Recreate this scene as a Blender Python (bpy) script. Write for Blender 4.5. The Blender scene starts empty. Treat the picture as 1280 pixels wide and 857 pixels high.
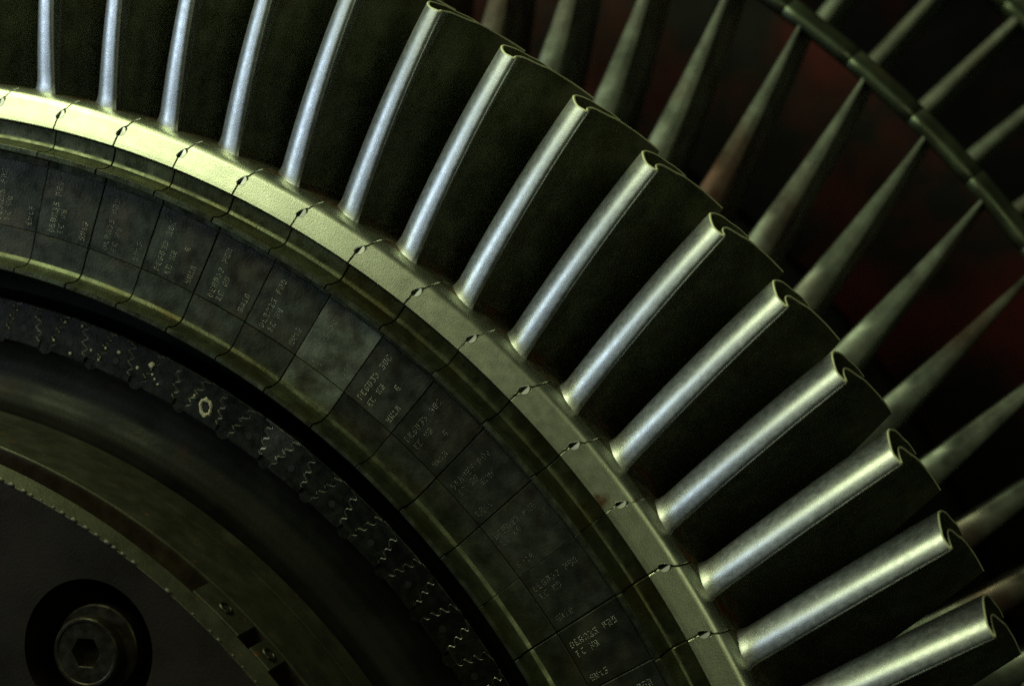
import bpy, bmesh, math, random
from mathutils import Vector, Matrix, noise

random.seed(7)
S = bpy.context.scene
COL = S.collection
PI = math.pi

# ------------------------------------------------------------------ camera
def rodr(w):
    v = Vector(w); t = v.length
    return Matrix.Rotation(t, 3, v.normalized())
Mc = rodr((0.043, 0.0134, -0.2763))            # world -> view (x right, y depth, z up)
cam_d = bpy.data.cameras.new('camera')
cam = bpy.data.objects.new('camera', cam_d); COL.objects.link(cam)
right, fwd, up = Mc.row[0], Mc.row[1], Mc.row[2]
m = Matrix((right, up, -fwd)).transposed().to_4x4()
m.translation = Vector((0.9109, -1.2789, 0.6775))
cam.matrix_world = m
cam_d.sensor_width = 36.0
cam_d.lens = 61.875
cam_d.clip_start = 0.05; cam_d.clip_end = 50
cam_d.dof.use_dof = True
cam_d.dof.focus_distance = 1.33
cam_d.dof.aperture_fstop = 3.4
S.camera = cam

# ------------------------------------------------------------------ world, lamps, exposure
W = bpy.data.worlds.new('World'); S.world = W; W.use_nodes = True
bg = W.node_tree.nodes['Background']
bg.inputs[0].default_value = (0.55, 0.7, 0.45, 1); bg.inputs[1].default_value = 0.003

def lamp(name, loc, target, size, size_y, power, col):
    d = bpy.data.lights.new(name, 'AREA'); d.shape = 'RECTANGLE'
    d.size = size; d.size_y = size_y; d.energy = power; d.color = col
    o = bpy.data.objects.new(name, d); COL.objects.link(o)
    o.location = loc
    o.rotation_euler = (Vector(target) - Vector(loc)).to_track_quat('-Z', 'Y').to_euler()
    return o
lamp('hall_lamp', (-0.85, -1.75, 2.75), (0.45, 0, 0.7), 1.9, 0.7, 32, (0.92, 1.0, 0.58))
lamp('window_light', (-2.2, -1.15, 1.15), (0.4, 0, 0.8), 1.5, 0.6, 21, (0.68, 0.83, 1.0))
lamp('overhead_lamp', (-0.45, -0.30, 2.4), (0.6, 0, 0.8), 0.8, 0.4, 12, (0.88, 1.0, 0.5))
lamp('right_fill_light', (2.3, -1.7, 1.35), (0.5, 0, 0.7), 1.1, 1.0, 4.2, (0.92, 1.0, 0.55))  # added fill behind the camera, brightens the right-hand platforms

S.view_settings.view_transform = 'Standard'
S.view_settings.look = 'None'
S.view_settings.exposure = 0.0
S.view_settings.gamma = 1.0
S.render.film_transparent = False
try:
    S.cycles.use_denoising = False
except Exception:
    pass
S.cycles.max_bounces = 6

# ------------------------------------------------------------------ materials
def metal(name, base, rough, metallic=1.0, mottle=0.2, mscale=40.0, bump=0.15, bscale=600.0,
          stain=None, stain_scale=18.0, stain_lo=0.55, stain_hi=0.72, rvar=0.12, spec=0.5, random_look=True):
    mt = bpy.data.materials.new(name); mt.use_nodes = True
    nt = mt.node_tree; N = nt.nodes; L = nt.links
    b = N['Principled BSDF']
    b.inputs['Metallic'].default_value = metallic
    b.inputs['Specular IOR Level'].default_value = spec
    tc = N.new('ShaderNodeTexCoord'); oi = N.new('ShaderNodeObjectInfo')
    add = N.new('ShaderNodeVectorMath'); add.operation = 'ADD'
    mul = N.new('ShaderNodeMath'); mul.operation = 'MULTIPLY'; mul.inputs[1].default_value = 17.0 if random_look else 0.0
    L.new(oi.outputs['Random'], mul.inputs[0])
    L.new(tc.outputs['Object'], add.inputs[0]); L.new(mul.outputs[0], add.inputs[1])
    n1 = N.new('ShaderNodeTexNoise'); n1.inputs['Scale'].default_value = mscale
    n1.inputs['Detail'].default_value = 6; n1.inputs['Roughness'].default_value = 0.65
    L.new(add.outputs[0], n1.inputs['Vector'])
    r1 = N.new('ShaderNodeMapRange'); r1.inputs[1].default_value = 0.3; r1.inputs[2].default_value = 0.7
    r1.inputs[3].default_value = 1 - mottle; r1.inputs[4].default_value = 1 + mottle
    L.new(n1.outputs['Fac'], r1.inputs[0])
    c0 = N.new('ShaderNodeMix'); c0.data_type = 'RGBA'; c0.blend_type = 'MULTIPLY'; c0.inputs[0].default_value = 1.0
    c0.inputs[6].default_value = (*base, 1)
    L.new(oi.outputs['Color'], c0.inputs[7])
    c1 = N.new('ShaderNodeVectorMath'); c1.operation = 'SCALE'
    L.new(c0.outputs[2], c1.inputs[0]); L.new(r1.outputs[0], c1.inputs['Scale'])
    out = c1.outputs[0]
    if stain:
        n2 = N.new('ShaderNodeTexNoise'); n2.inputs['Scale'].default_value = stain_scale
        n2.inputs['Detail'].default_value = 5
        L.new(add.outputs[0], n2.inputs['Vector'])
        r2 = N.new('ShaderNodeMapRange'); r2.inputs[1].default_value = stain_lo; r2.inputs[2].default_value = stain_hi
        L.new(n2.outputs['Fac'], r2.inputs[0])
        c2 = N.new('ShaderNodeMix'); c2.data_type = 'RGBA'
        L.new(r2.outputs[0], c2.inputs[0]); L.new(out, c2.inputs[6]); c2.inputs[7].default_value = (*stain, 1)
        out = c2.outputs[2]
    L.new(out, b.inputs['Base Color'])
    n3 = N.new('ShaderNodeTexNoise'); n3.inputs['Scale'].default_value = mscale * 2.3
    n3.inputs['Detail'].default_value = 5; L.new(add.outputs[0], n3.inputs['Vector'])
    r3 = N.new('ShaderNodeMapRange'); r3.inputs[1].default_value = 0.3; r3.inputs[2].default_value = 0.7
    r3.inputs[3].default_value = rough - rvar; r3.inputs[4].default_value = rough + rvar
    L.new(n3.outputs['Fac'], r3.inputs[0]); L.new(r3.outputs[0], b.inputs['Roughness'])
    n4 = N.new('ShaderNodeTexNoise'); n4.inputs['Scale'].default_value = bscale
    n4.inputs['Detail'].default_value = 3; L.new(add.outputs[0], n4.inputs['Vector'])
    bp = N.new('ShaderNodeBump'); bp.inputs['Strength'].default_value = bump; bp.inputs['Distance'].default_value = 0.0008
    L.new(n4.outputs['Fac'], bp.inputs['Height']); L.new(bp.outputs[0], b.inputs['Normal'])
    return mt

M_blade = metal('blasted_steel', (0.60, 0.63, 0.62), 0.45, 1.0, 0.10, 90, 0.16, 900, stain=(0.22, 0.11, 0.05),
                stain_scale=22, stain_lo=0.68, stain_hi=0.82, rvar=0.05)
M_dull = metal('dull_shaded_face', (0.22, 0.24, 0.16), 0.5, 0.85, 0.25, 30, 0.08, 500, stain=(0.14, 0.08, 0.04), stain_scale=16, stain_lo=0.6, stain_hi=0.8)  # dull steel, darkened further for the shade between blades
M_top = metal('stained_platform_top', (0.22, 0.21, 0.14), 0.5, 0.9, 0.3, 60, 0.1, 500, stain=(0.30, 0.11, 0.04), stain_scale=45, stain_lo=0.50, stain_hi=0.68)
M_plat = metal('polished_platform_steel', (0.61, 0.65, 0.52), 0.38, 1.0, 0.10, 50, 0.12, 900,
               stain=(0.25, 0.12, 0.05), stain_scale=35, stain_lo=0.70, stain_hi=0.80, rvar=0.03)
M_strip = metal('oiled_steel', (0.12, 0.135, 0.085), 0.40, 0.9, 0.35, 45, 0.2, 500, stain=(0.10, 0.09, 0.04),
                stain_scale=25, stain_lo=0.5, stain_hi=0.7)
M_plate = metal('dull_dark_steel', (0.070, 0.077, 0.056), 0.43, 0.8, 0.4, 38, 0.25, 500,
                stain=(0.10, 0.09, 0.06), stain_scale=30, stain_lo=0.5, stain_hi=0.68)
M_text = metal('bright_punch_mark', (0.55, 0.55, 0.42), 0.38, 1.0, 0.1, 60, 0.0, 500, rvar=0.05)
M_pin = metal('bright_pin_steel', (0.85, 0.88, 0.85), 0.5, 0.6, 0.1, 60, 0.1, 500)
M_edge = metal('edge_highlight_steel', (0.42, 0.43, 0.35), 0.38, 1.0, 0.2, 60, 0.1, 600)  # brighter chamfer colour paints the edge highlights of roots and posts
M_root = metal('root_steel', (0.030, 0.031, 0.024), 0.45, 0.85, 0.3, 60, 0.25, 600)
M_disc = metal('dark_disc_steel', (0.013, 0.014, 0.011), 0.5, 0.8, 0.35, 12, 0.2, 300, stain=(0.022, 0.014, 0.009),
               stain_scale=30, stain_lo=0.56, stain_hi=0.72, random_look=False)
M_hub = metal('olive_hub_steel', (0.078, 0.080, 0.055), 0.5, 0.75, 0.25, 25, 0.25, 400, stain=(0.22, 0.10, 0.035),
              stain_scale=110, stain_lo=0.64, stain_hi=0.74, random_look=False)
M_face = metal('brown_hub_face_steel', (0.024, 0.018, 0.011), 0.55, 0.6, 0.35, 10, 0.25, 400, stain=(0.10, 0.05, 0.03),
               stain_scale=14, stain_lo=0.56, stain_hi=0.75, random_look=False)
M_hole = metal('bore_shade_black', (0.004, 0.004, 0.004), 0.7, 0.0, 0.2, 20, 0.1, 300)  # near-black colour stands in for the shade inside holes
M_chalk = metal('pale_chalk', (0.62, 0.56, 0.36), 0.9, 0.0, 0.3, 300, 0.6, 900, spec=0.2)
M_far = metal('far_blade_steel', (0.25, 0.28, 0.24), 0.5, 0.9, 0.45, 22, 0.2, 300, stain=(0.13, 0.075, 0.060),
              stain_scale=9, stain_lo=0.50, stain_hi=0.72)
M_shroud = metal('green_shroud_steel', (0.17, 0.205, 0.145), 0.45, 0.85, 0.3, 14, 0.2, 300, stain=(0.36, 0.17, 0.08),
                 stain_scale=12, stain_lo=0.60, stain_hi=0.74)
M_red = metal('red_glow_rim', (0.004, 0.004, 0.004), 0.7, 0.0, 0.3, 10, 0.1, 200, stain=(0.10, 0.007, 0.008), stain_scale=6, stain_lo=0.45, stain_hi=0.75, spec=0.2, random_look=False)  # red reflected glow between the rear blades, put into the colour
M_fardisc = metal('far_disc_steel', (0.005, 0.005, 0.0045), 0.6, 0.3, 0.3, 10, 0.1, 200, random_look=False)
M_slot = metal('slot_shade_brown', (0.035, 0.024, 0.014), 0.5, 0.6, 0.4, 40, 0.2, 400)  # groove shade put into a dark brown colour
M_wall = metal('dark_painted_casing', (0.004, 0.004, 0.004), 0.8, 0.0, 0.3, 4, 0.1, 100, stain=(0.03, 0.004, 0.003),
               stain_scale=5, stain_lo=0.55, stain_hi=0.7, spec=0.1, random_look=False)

# ------------------------------------------------------------------ helpers
def P(r, th, y):                      # th is clockwise from the object's own +X
    return Vector((r * math.cos(th), y, -r * math.sin(th)))

def finish(name, bm, mat, parent=None, sharp=32, link=True):
    bmesh.ops.remove_doubles(bm, verts=bm.verts, dist=1e-6)
    bmesh.ops.recalc_face_normals(bm, faces=bm.faces)
    for f in bm.faces: f.smooth = True
    lim = math.radians(sharp)
    for e in bm.edges:
        if len(e.link_faces) != 2 or e.calc_face_angle(0) > lim: e.smooth = False
    me = bpy.data.meshes.new(name); bm.to_mesh(me); bm.free()
    mats = mat if isinstance(mat, (list, tuple)) else [mat]
    for k in mats: me.materials.append(k)
    o = bpy.data.objects.new(name, me)
    if link: COL.objects.link(o)
    if parent is not None: o.parent = parent
    return o

def grid(bm, rows, closed_v=False, mi=0):
    vs = [[bm.verts.new(p) for p in r] for r in rows]
    n = len(vs); mcol = len(vs[0])
    for i in range(n - 1 + (1 if closed_v else 0)):
        a, b = vs[i], vs[(i + 1) % n]
        for j in range(mcol - 1):
            try:
                f = bm.faces.new((a[j], a[j + 1], b[j + 1], b[j])); f.material_index = mi
            except ValueError: pass
    return vs

def catmull(pts, n):
    out = []
    m_ = len(pts)
    for k in range(n):
        t = k * (m_ - 1) / (n - 1); i = min(int(t), m_ - 2); f = t - i
        p0 = pts[max(i - 1, 0)]; p1 = pts[i]; p2 = pts[i + 1]; p3 = pts[min(i + 2, m_ - 1)]
        out.append(tuple(0.5 * (2 * b + (c - a) * f + (2 * a - 5 * b + 4 * c - d) * f * f + (3 * b - a - 3 * c + d) * f ** 3)
                         for a, b, c, d in zip(p0, p1, p2, p3)))
    return out

def refine(prof, step):
    out = [prof[0]]
    for a, b in zip(prof, prof[1:]):
        L_ = math.dist(a, b); k = max(1, int(math.ceil(L_ / step)))
        for i in range(1, k + 1): out.append(tuple(x + (y - x) * i / k for x, y in zip(a, b)))
    return out

def prof_normals(prof, sign=1):
    ns = []
    for i in range(len(prof)):
        a = prof[max(i - 1, 0)]; b = prof[min(i + 1, len(prof) - 1)]
        dx, dy = b[0] - a[0], b[1] - a[1]; l = math.hypot(dx, dy) or 1
        ns.append((sign * dy / l, -sign * dx / l))     # (dr, dy)
    return ns

def sweep(bm, prof, th0, th1, nth=5, depth=0.006, ch=0.00035, flip=1):
    """prof: (r, y) list; th0/th1: functions of index -> clockwise angle; a thick curved plate with chamfered side edges"""
    ns = prof_normals(prof, flip)
    rows = []
    for i, (r, y) in enumerate(prof):
        a, b = th0(i), th1(i)
        nr, ny = ns[i]
        ca = ch / r
        row = [P(r - nr * depth, a, y - ny * depth), P(r - nr * ch, a, y - ny * ch)]
        for k in range(nth + 1):
            t = k / nth
            row.append(P(r, (a + ca) + (b - a - 2 * ca) * t, y))
        row += [P(r - nr * ch, b, y - ny * ch), P(r - nr * depth, b, y - ny * depth)]
        rows.append(row)
    grid(bm, rows)

def revolve(bm, prof, n=256, a0=0.0, a1=2 * PI):
    full = abs(a1 - a0 - 2 * PI) < 1e-6
    rows = []
    for k in range(n if full else n + 1):
        a = a0 + (a1 - a0) * k / n
        rows.append([P(r, a, y) for r, y in prof])
    grid(bm, rows, closed_v=full)

def cyl(bm, cx, cz, y0, y1, r, n=24, r1=None, cap0=True, cap1=True, ch=0.0):
    """short cylinder along Y, y0 is the face nearest the viewer"""
    r1 = r if r1 is None else r1
    rings = []
    if ch: rings.append((r - ch, y0)); rings.append((r, y0 + ch))
    else: rings.append((r, y0))
    rings.append((r1, y1))
    rows = []
    for rr, y in rings:
        rows.append([bm.verts.new((cx + rr * math.cos(2 * PI * k / n), y, cz + rr * math.sin(2 * PI * k / n))) for k in range(n)])
    for a, b in zip(rows, rows[1:]):
        for k in range(n): bm.faces.new((a[k], a[(k + 1) % n], b[(k + 1) % n], b[k]))
    if cap0: bm.faces.new(rows[0])
    if cap1: bm.faces.new(rows[-1])

def tag(o, label=None, cat=None, group=None, kind=None):
    if label: o['label'] = label
    if cat: o['category'] = cat
    if group: o['group'] = group
    if kind: o['kind'] = kind
    return o
def empty(name, loc=(0, 0, 0)):
    o = bpy.data.objects.new(name, None); COL.objects.link(o); o.location = loc
    o.empty_display_size = 0.05
    return o

# ------------------------------------------------------------------ background casing (setting)
bm = bmesh.new()
bmesh.ops.create_grid(bm, x_segments=1, y_segments=1, size=6, matrix=Matrix.Translation((0.5, 2.6, 0.5)) @ Matrix.Rotation(PI / 2, 4, 'X'))
wall = finish('casing_wall', bm, M_wall); tag(wall, 'unlit casing wall with dark red patches far behind the blade rows', kind='structure')

# ================================================================== FRONT WHEEL
NB = 93; D = 2 * PI / NB
TH_J = 1.3445                               # world angle of a platform joint
wheel = empty('bladed_turbine_wheel')
tag(wheel, 'sharp front turbine wheel with bright curved blades, bolted hub and stamped root plates', 'turbine wheel')

# ---- blade aerofoil sections (clockwise angle from the joint, radius, depth y)
OUT = [(0.0290, 0.9998, -0.0295), (0.0278, 0.9990, -0.0312), (0.0250, 0.9987, -0.0312), (0.0191, 0.9980, -0.029),
       (0.0139, 0.9986, -0.023), (0.0080, 0.9997, -0.010), (0.0049, 1.0008, 0.001), (0.0055, 1.0017, 0.015),
       (0.0096, 1.0027, 0.028), (0.0164, 1.0029, 0.038), (0.0236, 1.0036, 0.047), (0.0320, 1.0031, 0.055)]
INN = [(0.0294, 0.9998, -0.0290), (0.0245, 0.9996, -0.0160), (0.0208, 0.9998, 0.002), (0.0214, 1.0009, 0.012), (0.0253, 1.0016, 0.022),
       (0.0300, 1.0022, 0.031), (0.0354, 1.0034, 0.040), (0.0434, 1.0034, 0.054), (0.0534, 1.0033, 0.067),
       (0.0668, 1.0026, 0.080)]
def root_sec(p):
    x = p[0] - 0.0045
    th = 0.0192 + (1.18 * x if x < 0.0245 else 0.0289 + (x - 0.0245) * 1.8)
    return (th, 0.8250, p[2] * (0.45 if p[2] < 0 else 1.0))
def section(poly, t, flare):
    out = []
    for p in poly:
        q = root_sec(p)
        bow = 4 * t * (1 - t)
        th = q[0] + (p[0] - q[0]) * t - 0.0022 * bow
        r = q[1] + (p[1] - q[1]) * t
        y = q[2] + (p[2] - q[2]) * t - 0.006 * bow
        out.append((th, r, y))
    return out
def ribbon(bm, poly, n, thick0, thick1, side, flare_amp, cut):
    base = catmull(poly, n)
    ts = [0.0, 0.012, 0.025, 0.045, 0.07, 0.12] + [0.12 + 0.88 * k / 14 for k in range(1, 14)] + [0.985, 1.0]
    outer, inner = [], []
    for t in ts:
        sec = section(base, t, 0)
        fl = flare_amp * max(0.0, 1 - t / 0.085) ** 2.2
        uv = [(a * r, y) for a, r, y in sec]
        ro, ri = [], []
        for i, (a, r, y) in enumerate(sec):
            p = uv[max(i - 1, 0)]; q = uv[min(i + 1, n - 1)]
            du, dy = q[0] - p[0], q[1] - p[1]; l = math.hypot(du, dy) or 1
            nu, ny = side * dy / l, -side * du / l          # outward
            th_ = thick0 + (thick1 - thick0) * (i / (n - 1))
            ro.append((a + nu * fl / r, r, y + ny * fl))
            ri.append((a - nu * th_ / r, r, y - ny * th_))
        outer.append(ro); inner.append(ri)
    # chamfered tip: pull the last outer/inner rows down a little and add a narrowed tip land
    c = 0.0010
    lo, li = outer[-1], inner[-1]
    tipo = [(a + (b[0] - a) * 0.28, r, y + (b[2] - y) * 0.28) for (a, r, y), b in zip(lo, li)]
    tipi = [(b[0] + (a - b[0]) * 0.2, r, b[2] + (y - b[2]) * 0.2) for (a, r, y), b in zip(lo, li)]
    outer[-1] = [(a, r - c, y) for a, r, y in lo]; inner[-1] = [(a, r - c * 0.6, y) for a, r, y in li]
    rows = []
    go = [[P(r, a, y) for a, r, y in row] for row in outer] + [[P(r, a, y) for a, r, y in tipo]]
    gi = [[P(r, a, y) for a, r, y in row] for row in inner] + [[P(r, a, y) for a, r, y in tipi]]
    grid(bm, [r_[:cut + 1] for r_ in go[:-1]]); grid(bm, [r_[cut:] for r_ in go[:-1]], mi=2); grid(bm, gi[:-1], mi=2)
    grid(bm, go[-2:], mi=1); grid(bm, gi[-2:], mi=1); grid(bm, [go[-1], gi[-1]], mi=1)
    for j in (0, n - 1):
        grid(bm, [[row[j] for row in go], [row[j] for row in gi]])
bm = bmesh.new()
ribbon(bm, OUT, 34, 0.0030, 0.0011, -1, 0.0045, 21)
ribbon(bm, INN, 26, 0.0017, 0.0010, 1, 0.0, 7)
M_tip = metal('lit_tip_edge', (0.86, 0.90, 0.60), 0.55, 0.15, 0.1, 60, 0.1, 500)  # pale yellow-green colour paints the light caught by the tip rims
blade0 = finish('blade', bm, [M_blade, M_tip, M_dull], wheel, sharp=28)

# ---- platform
prof = refine([(0.8035, -0.010), (0.8024, -0.020), (0.8021, -0.0330), (0.8027, -0.0338), (0.8060, -0.0328), (0.8150, -0.0298), (0.8208, -0.0279),
               (0.8224, -0.0272), (0.8238, -0.0262), (0.8251, -0.0248), (0.8266, -0.0222), (0.8286, -0.0170), (0.8296, -0.010), (0.8300, -0.004), (0.8300, 0.03), (0.8300, 0.09)], 0.0009)
def path(i, pr=prof):
    r, y = pr[i]
    if r <= 0.8125: return 0.0
    if r < 0.821: return 0.0060 * (r - 0.8125) / 0.0085
    if y < -0.010: return 0.0060 + 0.0050 * min(1, (r - 0.821) / 0.0085)
    return 0.0110 + 0.05 * (y + 0.010) / 0.1
GAP = 0.00085
def pl0(i):
    r, y = prof[i]; g = GAP
    if y < -0.026 and abs(r - 0.8152) < 0.0038: g += 0.0056 * math.sqrt(max(0, 1 - ((r - 0.8152) / 0.0038) ** 2))
    return path(i) + g * 0.5
def pl1(i):
    r, y = prof[i]; g = GAP
    if y < -0.026 and abs(r - 0.8157) < 0.0046: g += 0.0052 * math.sqrt(max(0, 1 - ((r - 0.8157) / 0.0046) ** 2))
    return path(i) + D - g * 0.5
bm = bmesh.new(); sweep(bm, prof, pl0, pl1, 10, 0.007, 0.00045)
platform0 = finish('platform', bm, [M_plat, M_top], blade0, sharp=30)
for p in platform0.data.polygons:
    if p.center.y > -0.0165: p.material_index = 1
bm = bmesh.new()
pc = P(0.8152, 0.0022, 0); e1 = P(1, 0.0022, 0); e2 = Vector((-e1.z, 0, e1.x)) * -1
if e2.dot(P(1, 0.1, 0)) < 0: e2 = -e2
arc = [pc + (e1 * math.cos(q) * 0.0036 + e2 * math.sin(q) * 0.0030) for q in [PI * k / 12 for k in range(13)]]
yy = [-0.0300 + 0.34 * ((v - pc).dot(e1)) for v in arc]
tp = [bm.verts.new((v.x, y_, v.z)) for v, y_ in zip(arc, yy)]; bt = [bm.verts.new((v.x, -0.020, v.z)) for v in arc]
bm.faces.new(tp)
for k in range(13): bm.faces.new((tp[k], tp[(k + 1) % 13], bt[(k + 1) % 13], bt[k]))
pin0 = finish('locking_pin', bm, M_pin, blade0)

# ---- strip, ridge, root plates, bead
def band(name, pr, mat, gap=0.0009, step=0.002, nth=6, depth=0.005, ch=0.00035, shift=0.0):
    pr = refine(pr, step)
    bm = bmesh.new()
    sweep(bm, pr, lambda i: shift + gap * 0.5, lambda i: shift + D - gap * 0.5, nth, depth, ch, flip=-1)
    return finish(name, bm, mat, blade0, sharp=30)
strip0 = band('root_shoulder', [(0.8016, -0.012), (0.8013, -0.0265), (0.8005, -0.0286), (0.7950, -0.0274), (0.7900, -0.0270), (0.7872, -0.0283),
                              (0.7850, -0.0330), (0.7837, -0.0380), (0.7832, -0.0440), (0.7831, -0.0488)], M_strip, 0.0012)
ridge0 = band('sealing_ridge', [(0.7831, -0.0491), (0.7826, -0.0500), (0.7792, -0.0500), (0.7786, -0.0494), (0.7784, -0.0350), (0.7765, -0.0302),
                                (0.7720, -0.0292)], M_strip, 0.0012, 0.0012)
plate0 = band('root_plate', [(0.7716, -0.0240), (0.7716, -0.0290), (0.7712, -0.0294), (0.7193, -0.0294), (0.7189, -0.0290), (0.7189, -0.0240)], M_plate, 0.0010, 0.004)
lplate0 = band('lower_root_plate', [(0.7182, -0.0240), (0.7182, -0.0288), (0.7178, -0.0292), (0.6990, -0.0292), (0.6968, -0.0296)], M_plate, 0.0010, 0.003)
bead0 = band('root_bead', [(0.6968, -0.0296), (0.6938, -0.0315), (0.6917, -0.0350), (0.6906, -0.0400), (0.6902, -0.0450), (0.6901, -0.0490),
                           (0.6896, -0.0500), (0.6866, -0.0500), (0.6859, -0.0494), (0.6856, -0.0300), (0.6850, -0.0050)], M_strip, 0.0012, 0.0012)

# ---- fir-tree root and disc posts
def flank(n=54):
    out = [(0.6583, 0.004), (0.6572, 0.030)]
    for k in range(n + 1):
        q = 3.0 * k / n
        sn = math.sin(2 * PI * (q + 0.02))
        out.append((0.6566 - 0.0245 * q / 3.0 - 0.0004 * math.cos(2 * PI * q), 0.106 + 0.050 * q - 0.062 * math.copysign(abs(sn) ** 0.85, -sn) * (1 - 0.1 * q)))
    out.append((0.6318, 0.285))
    return out
TREE = flank()
def tree_pts(off=0.0):
    L_ = [(r, (p + off) * D) for r, p in TREE]
    R_ = [(r, (0.78 - p - off) * D) for r, p in reversed(TREE)]
    return L_ + R_
def plate_poly(bm, pts, y0, depth, ch):
    """pts (r, th) closed polygon; face at y0 with a chamfer, walls going back"""
    v = [P(r, t, 0) for r, t in pts]; n = len(v)
    area = sum(v[i].x * v[(i + 1) % n].z - v[(i + 1) % n].x * v[i].z for i in range(n))
    sgn = 1 if area > 0 else -1
    ins = []
    for i in range(n):
        a, b = v[i - 1], v[(i + 1) % n]
        d = (b - a); d.normalize()
        nrm = Vector((-d.z, 0, d.x)) * sgn
        ins.append(v[i] + nrm * ch)
    top = [bm.verts.new((p.x, y0, p.z)) for p in ins]
    mid = [bm.verts.new((p.x, y0 + ch, p.z)) for p in v]
    bot = [bm.verts.new((p.x, y0 + depth, p.z)) for p in v]
    bm.faces.new(top)
    for q, (A, B) in enumerate(((top, mid), (mid, bot))):
        for i in range(n): bm.faces.new((A[i], A[(i + 1) % n], B[(i + 1) % n], B[i])).material_index = 1 - q
bm = bmesh.new(); plate_poly(bm, tree_pts(), -0.0102, 0.012, 0.0006)
tree0 = finish('fir_tree_root', bm, [M_root, M_edge], blade0, sharp=40)
bm = bmesh.new()
c_ = P(0.6282, 0.40 * D, 0); cyl(bm, c_.x, c_.z, -0.0085, 0.004, 0.0062, 24, ch=0.0005)
button0 = finish('root_end_button', bm, M_root, blade0)

# ---- stamped lettering (punched dots)
FONT = {'D': '110101101101110', 'E': '111100110100111', '8': '111101111101111', '0': '111101101101111', '3': '111001011001111',
        'P': '111101111100100', 'C': '111100100100111', 'K': '101101110101101', '9': '111101111001111', '1': '010110010010111',
        'W': '101101101111101', '6': '111100111101111', '5': '111100111001111', 'B': '110101110101110', '7': '111001010010010',
        'S': '111100111001111', 'F': '111100110100100', '2': '111001111100111', 'X': '101101010101101', 'H': '101101111101101', 'I': '111010010010111'}
def lettering(lines, var=0):
    bm = bmesh.new()
    rd = random.Random(str(lines) + str(var))
    for txt, r0, ph, px in lines:
        r = r0
        th_c = ph * D
        for chx in txt:
            if chx != ' ':
                pat = FONT[chx]
                for k, bit in enumerate(pat):
                    if bit == '1' and rd.random() > 0.12:
                        cx_, cy_ = k % 3, k // 3
                        rr = r + cx_ * px * 0.98 + rd.gauss(0, px * 0.10)
                        th = th_c + (cy_ * px + rd.gauss(0, px * 0.10)) / rr
                        c = P(rr, th, -0.0294)
                        s = px * rd.uniform(0.32, 0.46)
                        e1 = P(1, th, 0); e2 = Vector((-e1.z, 0, e1.x))
                        base = [bm.verts.new(c + (e1 * math.cos(q * PI / 3) + e2 * math.sin(q * PI / 3)) * s) for q in range(6)]
                        apex = bm.verts.new(c + Vector((0, -s * 0.95, 0)))
                        for q in range(6): bm.faces.new((base[q], base[(q + 1) % 6], apex))
            r += px * 4.0
    return finish('stamped_lettering', bm, M_text, blade0, sharp=80, link=False)
TEXTS = []
for v in range(6):
    e = lambda a, q=v: a + random.Random(q * 7 + int(a * 1000)).uniform(-0.012, 0.012)
    L_ = [[('DE8033 P00', 0.7228 + 0.0006 * (v % 3), e(0.225), 0.00105), ('EC K9', 0.7238, e(0.395), 0.00100), ('8W18', 0.7236 + 0.0008 * (v % 2), e(0.80), 0.00098)],
          [('DE6033 300', 0.7232, e(0.220), 0.00104), ('EC X9', 0.7238, e(0.400), 0.00100), ('9W18', 0.7240, e(0.81), 0.00096), ('6', 0.747, 0.60, 0.0010)],
          [('DE8083 P00', 0.7230, e(0.230), 0.00103), ('EC K8', 0.7242, e(0.390), 0.00100), ('8W1B', 0.7236, e(0.80), 0.00098)] + ([('SC0F', 0.742, 0.50, 0.00092)] if v == 5 else [])][v % 3]
    TEXTS.append(lettering(L_, v))

# ---- place the blades
protos = [platform0, pin0, strip0, ridge0, plate0, lplate0, bead0, tree0, button0]
rb = random.Random(3)
disc_dummy = None
K0, K1 = -7, 22
for k in range(K0, K1 + 1):
    th = TH_J - k * D
    if k == K0:
        b = blade0
    else:
        b = blade0.copy(); COL.objects.link(b)
    b.rotation_euler = (0, -th + rb.uniform(-0.0005, 0.0005), 0)
    g = rb.uniform(0.86, 1.06); b.color = (g, g, g * rb.uniform(0.97, 1.03), 1)
    for pr in protos:
        if k == K0: o = pr
        else:
            o = pr.copy(); COL.objects.link(o); o.parent = b
        g = rb.uniform(0.75, 1.2)
        if pr in (plate0, lplate0):
            o.location.y = rb.uniform(-0.0004, 0.0004) if pr is plate0 else o.location.y
            if pr is plate0: py = o.location.y
            if k == 5: g = 3.0; o['label'] = 'cleaner pale grey root plate'
            if k == 9: g = 1.35
        if pr in (tree0, button0):
            o.location.y = rb.uniform(-0.0004, 0.0006)
            if pr is tree0 and k == 5: g = 2.8; o['label'] = 'cleaner pale fir tree root'
        if pr is platform0: g = rb.uniform(0.93, 1.05)
        o.color = (g, g, g, 1)
    tx = TEXTS[5 if k == 8 else 1 if k == 6 else (k * 5 + k * k // 3) % 5]
    o = tx.copy(); COL.objects.link(o)
    o.parent = b
    o.location.y = py - 0.00005 + rb.uniform(0, 0.0002)
    g = rb.uniform(0.4, 0.95); o.color = (g, g, g, 1)

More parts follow.
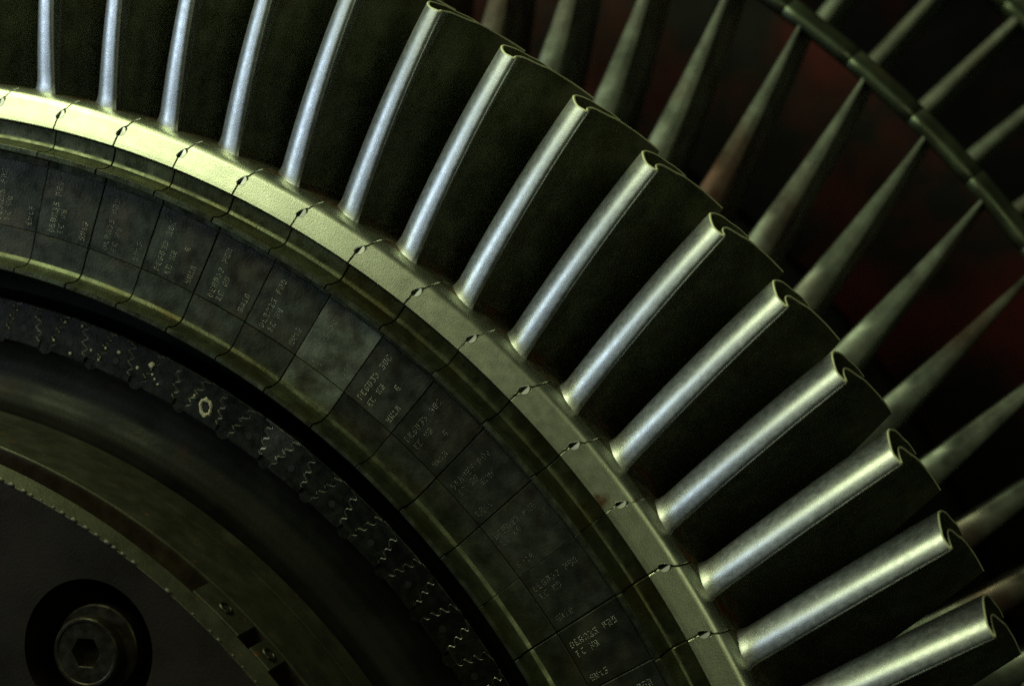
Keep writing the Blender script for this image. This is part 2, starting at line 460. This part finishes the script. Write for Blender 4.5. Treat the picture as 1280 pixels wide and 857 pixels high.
# ---- disc body behind the roots, web and hub
bm = bmesh.new()
pr = [(0.700, 0.040), (0.6830, 0.020), (0.6640, 0.0130), (0.6590, 0.0060), (0.6580, -0.0020), (0.6300, -0.0020), (0.6235, -0.0015), (0.6180, 0.0010),
      (0.6080, 0.0030), (0.5960, 0.0020), (0.5840, -0.0030), (0.5760, -0.0095), (0.5705, -0.0180), (0.5675, -0.0275), (0.5663, -0.0340), (0.5657, -0.0400), (0.5640, -0.0402), (0.5640, -0.0409), (0.5655, -0.0411), (0.5645, -0.0600), (0.5637, -0.0990), (0.5630, -0.1000),
      (0.5620, -0.1002), (0.5380, -0.1000), (0.5380, -0.1270), (0.5590, -0.1270), (0.5600, -0.1285), (0.5532, -0.1400), (0.5525, -0.1403)]
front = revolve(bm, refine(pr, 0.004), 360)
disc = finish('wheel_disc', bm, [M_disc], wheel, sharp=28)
# colours split where shading turns: lit hub olive, shaded web painted darker
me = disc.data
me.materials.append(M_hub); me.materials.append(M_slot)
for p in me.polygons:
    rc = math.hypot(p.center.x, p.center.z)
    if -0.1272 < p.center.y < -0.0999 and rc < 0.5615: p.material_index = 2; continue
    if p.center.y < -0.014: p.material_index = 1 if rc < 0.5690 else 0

# rims of the disc: posts between the roots
bm = bmesh.new()
R_side = [(r, (0.78 - p + 0.020) * D) for r, p in TREE]           # right flank of root k (clockwise)
L_side = [(r, (1.0 + p - 0.020) * D) for r, p in reversed(TREE)]  # left flank of root k+1
pts = R_side + [(0.6262, 0.53 * D), (0.6262, 0.9 * D), (0.6262, 1.25 * D)] + L_side
plate_poly(bm, pts, -0.0098, 0.010, 0.0004)
post0 = finish('disc_post', bm, [M_root, M_edge], disc, sharp=40)
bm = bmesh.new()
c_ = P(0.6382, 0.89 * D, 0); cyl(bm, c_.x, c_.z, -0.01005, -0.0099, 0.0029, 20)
hole0 = finish('drilled_hole', bm, M_hole, disc)  # flat black disc, hole shade painted rather than cut
for k in range(K0, K1 + 1):
    th = TH_J - k * D
    for pr_ in (post0, hole0):
        if k == K0: o = pr_
        else:
            o = pr_.copy(); COL.objects.link(o); o.parent = disc
        o.rotation_euler = (0, -th, 0); g = rb.uniform(0.8, 1.1); o.color = (g, g, g, 1)

# ---- chalk ring and paint spots on the root band
def world_pt(r, th, y): return Vector((r * math.cos(th), y, r * math.sin(th)))
def blob(bm, c, s, seed, flat=0.3, n=9):
    rd = random.Random(seed)
    ring = [bm.verts.new(c + Vector((math.cos(2 * PI * k / n) * s * rd.uniform(.75, 1.2), 0, math.sin(2 * PI * k / n) * s * rd.uniform(.75, 1.2)))) for k in range(n)]
    rad2 = [bm.verts.new(c + (v.co - c) * 0.6 + Vector((0, -s * flat, 0))) for v in ring]
    for k in range(n): bm.faces.new((ring[k], ring[(k + 1) % n], rad2[(k + 1) % n], rad2[k]))
    bm.faces.new(rad2)
bm = bmesh.new()
cc = world_pt(0.6382, TH_J - 3.89 * D, -0.0099)
rd = random.Random(5); n = 28; rows = []
for k in range(n):
    a = 2 * PI * k / n; d_ = Vector((math.cos(a) * 0.85, 0, math.sin(a) * 1.15))
    w0 = 0.0040 + rd.uniform(-.0004, .0004); w1 = 0.0066 + rd.uniform(-.0006, .0007)
    rows.append([cc + d_ * w0, cc + d_ * (w0 + w1) / 2 + Vector((0, -0.0006 - rd.uniform(0, .0004), 0)), cc + d_ * w1])
grid(bm, rows, closed_v=True)
chalk = finish('chalk_ring', bm, M_chalk, wheel)
chalk['label'] = 'pale chalk ring drawn round one drilled hole'
spots = [(0.6455, 1.9, .0016), (0.6385, 1.35, .0014), (0.6335, 1.55, .0012), (0.6445, 1.62, .0014), (0.6545, 1.05, .0012), (0.6472, 2.60, .0030), (0.6402, 2.35, .0016),
         (0.6380, 2.75, .0012), (0.6355, 2.85, .0013), (0.6405, 2.68, .0013), (0.6530, 0.70, .0012), (0.6360, 0.55, .0012), (0.6420, 3.6, .0012), (0.6300, 0.95, .0015)]
bm = bmesh.new()
for i, (r, ph, s) in enumerate(spots):
    blob(bm, world_pt(r, TH_J - ph * D, -0.0103), s * 0.85, i)
o = finish('paint_speck', bm, M_chalk, wheel); o['kind'] = 'stuff'

# ---- hub front face with bolt hole
HC = Vector((0.478 * math.cos(0.974), 0, 0.478 * math.sin(0.974))); HR = 0.0520; YF = -0.1400
bm = bmesh.new()
nn = 96
A = math.atan2(HC.z, HC.x)
# annular sector patch round the hole, then rest of the face
ring = [bm.verts.new((HC.x + HR * math.cos(2 * PI * k / nn), YF, HC.z + HR * math.sin(2 * PI * k / nn))) for k in range(nn)]
outer = []
for k in range(nn):
    a = 2 * PI * k / nn
    d_ = Vector((math.cos(a), 0, math.sin(a)))
    # cast to circle radius 0.5525
    R_ = 0.5527; bb = HC.dot(d_); t = -bb + math.sqrt(max(0, bb * bb - HC.length_squared + R_ * R_))
    p = HC + d_ * t; outer.append(bm.verts.new((p.x, YF, p.z)))
ringb = [bm.verts.new((v.co.x, YF + 0.0006, v.co.z)) for v in ring]
for k in range(nn): bm.faces.new((ring[k], ring[(k + 1) % nn], outer[(k + 1) % nn], outer[k]))
# bore wall
for v in ring: pass
bore_b = [bm.verts.new((v.co.x, YF + 0.034, v.co.z)) for v in ring]
for k in range(nn): bm.faces.new((ring[k], ring[(k + 1) % nn], bore_b[(k + 1) % nn], bore_b[k]))
bm.faces.new(bore_b)
bmesh.ops.delete(bm, geom=ringb, context='VERTS')
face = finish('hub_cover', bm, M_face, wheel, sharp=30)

# washer + socket head
bm = bmesh.new(); cyl(bm, HC.x + 0.001, HC.z - 0.001, -0.1290, -0.1100, 0.0325, 64, ch=0.0012)
washer = finish('washer', bm, M_face)
bm = bmesh.new()
n = 72; hx = Vector((HC.x - 0.003, 0, HC.z - 0.003))
prf = [(0.0265, -0.118), (0.0265, -0.1360), (0.0262, -0.1372), (0.0250, -0.1385), (0.0232, -0.1385), (0.0225, -0.1378), (0.0140, -0.1378)]
rows = [[Vector((hx.x + r * math.cos(2 * PI * k / n), y, hx.z + r * math.sin(2 * PI * k / n))) for r, y in prf] for k in range(n)]
grid(bm, rows, closed_v=True)
def hexr(a, R_): 
    q = (a + PI / 6) % (PI / 3) - PI / 6
    return R_ * math.cos(PI / 6) / math.cos(q)
hr = [(hexr(2 * PI * k / n + PI / 6 * 0 + 0.5236, 0.0122)) for k in range(n)]
r2 = [[Vector((hx.x + 0.0140 * math.cos(2 * PI * k / n), -0.1378, hx.z + 0.0140 * math.sin(2 * PI * k / n))),
       Vector((hx.x + hr[k] * math.cos(2 * PI * k / n), -0.1378, hx.z + hr[k] * math.sin(2 * PI * k / n))),
       Vector((hx.x + hr[k] * .96 * math.cos(2 * PI * k / n), -0.1372, hx.z + hr[k] * .96 * math.sin(2 * PI * k / n))),
       Vector((hx.x + hr[k] * .96 * math.cos(2 * PI * k / n), -0.1180, hx.z + hr[k] * .96 * math.sin(2 * PI * k / n)))] for k in range(n)]
grid(bm, r2, closed_v=True)
f_ = [bm.verts.new(r[3]) for r in r2]; bm.faces.new(f_)
M_bolt = metal('oiled_bolt_steel', (0.060, 0.052, 0.036), 0.42, 0.85, 0.25, 60, 0.15, 400)
bolt = finish('socket_head_bolt', bm, M_bolt, wheel, sharp=35)
washer.parent = bolt; washer.data.materials[0] = M_bolt

# other hub bolts of the circle are outside the frame: one neighbour each side is enough for a side view
# ---- staking beads along the inner flange edge
bm = bmesh.new()
rd = random.Random(11)
for th, s in [(1.205, .0028), (1.188, .0030), (1.168, .0026), (1.156, .0018), (1.120, .0016), (1.105, .0024), (1.086, .0030), (1.066, .0026), (1.048, .0024), (1.030, .0034), (1.018, .0026), (1.004, .0022),
              (0.985, .0026), (0.925, .0030), (0.880, .0014), (0.848, .0016), (0.832, .0020), (0.805, .0014), (0.785, .0012), (0.760, .0014), (1.225, .003), (1.14, .0014)]:
    c = world_pt(0.5538, th, YF - 0.0001)
    n = 10; e1 = Vector((-math.sin(th), 0, math.cos(th))); e2 = Vector((math.cos(th), 0, math.sin(th)))
    rg = [[c + (e1 * math.cos(2 * PI * k / n) * s + e2 * math.sin(2 * PI * k / n) * s * 0.55) * q + Vector((0, -h, 0)) for q, h in ((1, 0), (.75, s * .35), (.3, s * .5))] for k in range(n)]
    vs = grid(bm, rg, closed_v=True)
    bm.faces.new([r[-1] for r in vs])
st = finish('staking_bead', bm, M_hub, wheel); st['kind'] = 'stuff'; st.color = (2.2, 2.2, 2.2, 1)

# ---- balance weights in the hub groove
def weight(th_a, th_b, hole_th):
    bm = bmesh.new()
    prw = [(0.5480, -0.1010), (0.5628, -0.1012), (0.5634, -0.1018), (0.5610, -0.1262), (0.5600, -0.1268), (0.5480, -0.1268)]
    n = 8; rows = []
    for k in range(n + 1):
        th = th_a + (th_b - th_a) * k / n
        rows.append([world_pt(r, th, y) for r, y in prw])
    vs = grid(bm, rows)
    bm.faces.new(vs[0]); bm.faces.new(vs[-1])
    w = finish('balance_weight', bm, M_hub, wheel, sharp=30)
    # set screw on the outer (radial) face
    bm = bmesh.new()
    c = world_pt(0.5624, hole_th, -0.1135); e2 = Vector((math.cos(hole_th), 0, math.sin(hole_th))); e1 = Vector((-math.sin(hole_th), 0, math.cos(hole_th))); ey = Vector((0, 1, 0))
    n = 20; rr = []
    for k in range(n):
        a = 2 * PI * k / n; d_ = e1 * math.cos(a) + ey * math.sin(a)
        rr.append([c + d_ * 0.0062, c + d_ * 0.0056 + e2 * 0.0009, c + d_ * 0.0042 + e2 * 0.0009, c + d_ * 0.0036 - e2 * 0.001])
    grid(bm, rr, closed_v=True)
    s_ = finish('set_screw', bm, M_bolt, w)
    bm = bmesh.new(); vs = [bm.verts.new(c + (e1 * math.cos(2 * PI * k / n) + ey * math.sin(2 * PI * k / n)) * 0.0037 + e2 * 0.0002) for k in range(n)]; bm.faces.new(vs)
    h_ = finish('screw_recess', bm, M_hole, w)  # flat black disc painted as the shade of the recess
    return w
weight(0.905, 0.822, 0.862)
weight(0.800, 0.762, 0.780)

# ================================================================== REAR WHEELS
def far_blade(name, r0, r1, w0, w1, lean, chord_y, chord_u, parent, mat, n=16):
    bm = bmesh.new(); rows = []
    for k in range(n + 1):
        t = k / n; r = r0 + (r1 - r0) * t
        w = w0 + (w1 - w0) * t; th0 = lean * (t - 1)
        cy, cu = chord_y * (1 - 0.35 * t), chord_u * (0.75 + 0.5 * t)
        uv = [(w * .04, .010), (0, .001), (w * .08, -w * .07), (w * .5, -w * .10), (w * .90, -w * .12), (w, -w * .05), (w * 1.04, .012), (w * 1.1 + cu * .35, cy * .38), (cu * .8 + w, cy * .75), (cu + w, cy), (cu + w * .8, cy),
              (cu * .7 + w * .3, cy * .72), (cu * .25, cy * .36)]
        rows.append([P(r, th0 + u / r, y) for u, y in uv])
    vs = grid(bm, rows)
    for a, b in zip(vs, vs[1:]): bm.faces.new((a[-1], a[0], b[0], b[-1]))
    bm.faces.new(vs[-1]); bm.faces.new(vs[0])
    return finish(name, bm, mat, parent, sharp=50)

def rear_wheel(y, nb, th_ref, rr, lean, w0, w1, chord_y, chord_u, rs0, rs1, kr, label, shift):
    w = empty('bladed_turbine_wheel', (0, y, 0)); tag(w, label, 'turbine wheel')
    d = 2 * PI / nb
    b0 = far_blade('blade', rr, rs0 + 0.002, w0, w1, lean, chord_y, chord_u, w, M_far)
    bm = bmesh.new()
    prs = refine([(rs0, 0.060), (rs0, 0.006), (rs0 + .0015, 0.0010), (rs0 + .006, -0.0020), (rs0 + .011, -0.0010), (rs0 + .0135, 0.004), (rs1 - .003, 0.0100), (rs1, 0.014), (rs1, 0.060)], 0.006)
    sweep(bm, prs, lambda i: -shift + 0.0003, lambda i: -shift + d - 0.0003, 6, 0.004, 0.0003)
    s0 = finish('shroud_segment', bm, M_shroud, b0, sharp=60)
    first = True
    for k in range(kr[0], kr[1] + 1):
        b = b0 if first else b0.copy()
        if not first: COL.objects.link(b)
        b.rotation_euler = (0, -(th_ref - k * d), 0)
        s = s0 if first else s0.copy()
        if not first: COL.objects.link(s); s.parent = b
        g = rb.uniform(0.8, 1.15); b.color = (g, g, g, 1); g = rb.uniform(0.8, 1.15); s.color = (g, g, g, 1)
        first = False
    bm = bmesh.new()
    revolve(bm, [(0.2, 0.12), (0.2, 0.02), (rr - .02, 0.0), (rr, 0.005), (rr + .003, 0.03), (rr + .003, 0.10), (rr - .02, 0.12)], 180)
    finish('wheel_disc', bm, M_fardisc, w)
    if rr > 1:
        bm = bmesh.new(); revolve(bm, [(1.166, 0.03), (1.166, -0.012), (1.158, -0.014), (0.965, -0.014), (0.96, -0.010), (0.96, 0.02)], 180)
        finish('added_glow_rim', bm, M_red, w)  # added ring that carries the painted red glow
    return w
rear_wheel(0.40, 92, 0.8355, 0.86, -0.036, 0.043, 0.0036, 0.12, 0.002, 1.150, 1.171, (-12, 13),
           'blurred second turbine wheel behind the front blades, rimmed by a green segmented shroud ring', 0.017)
rear_wheel(0.72, 98, 0.873, 1.165, 0.008, 0.0155, 0.008, 0.12, 0.002, 1.312, 1.345, (-12, 12),
           'farthest blurred turbine wheel, seen beyond the green shroud ring in the top right corner', 0.012)
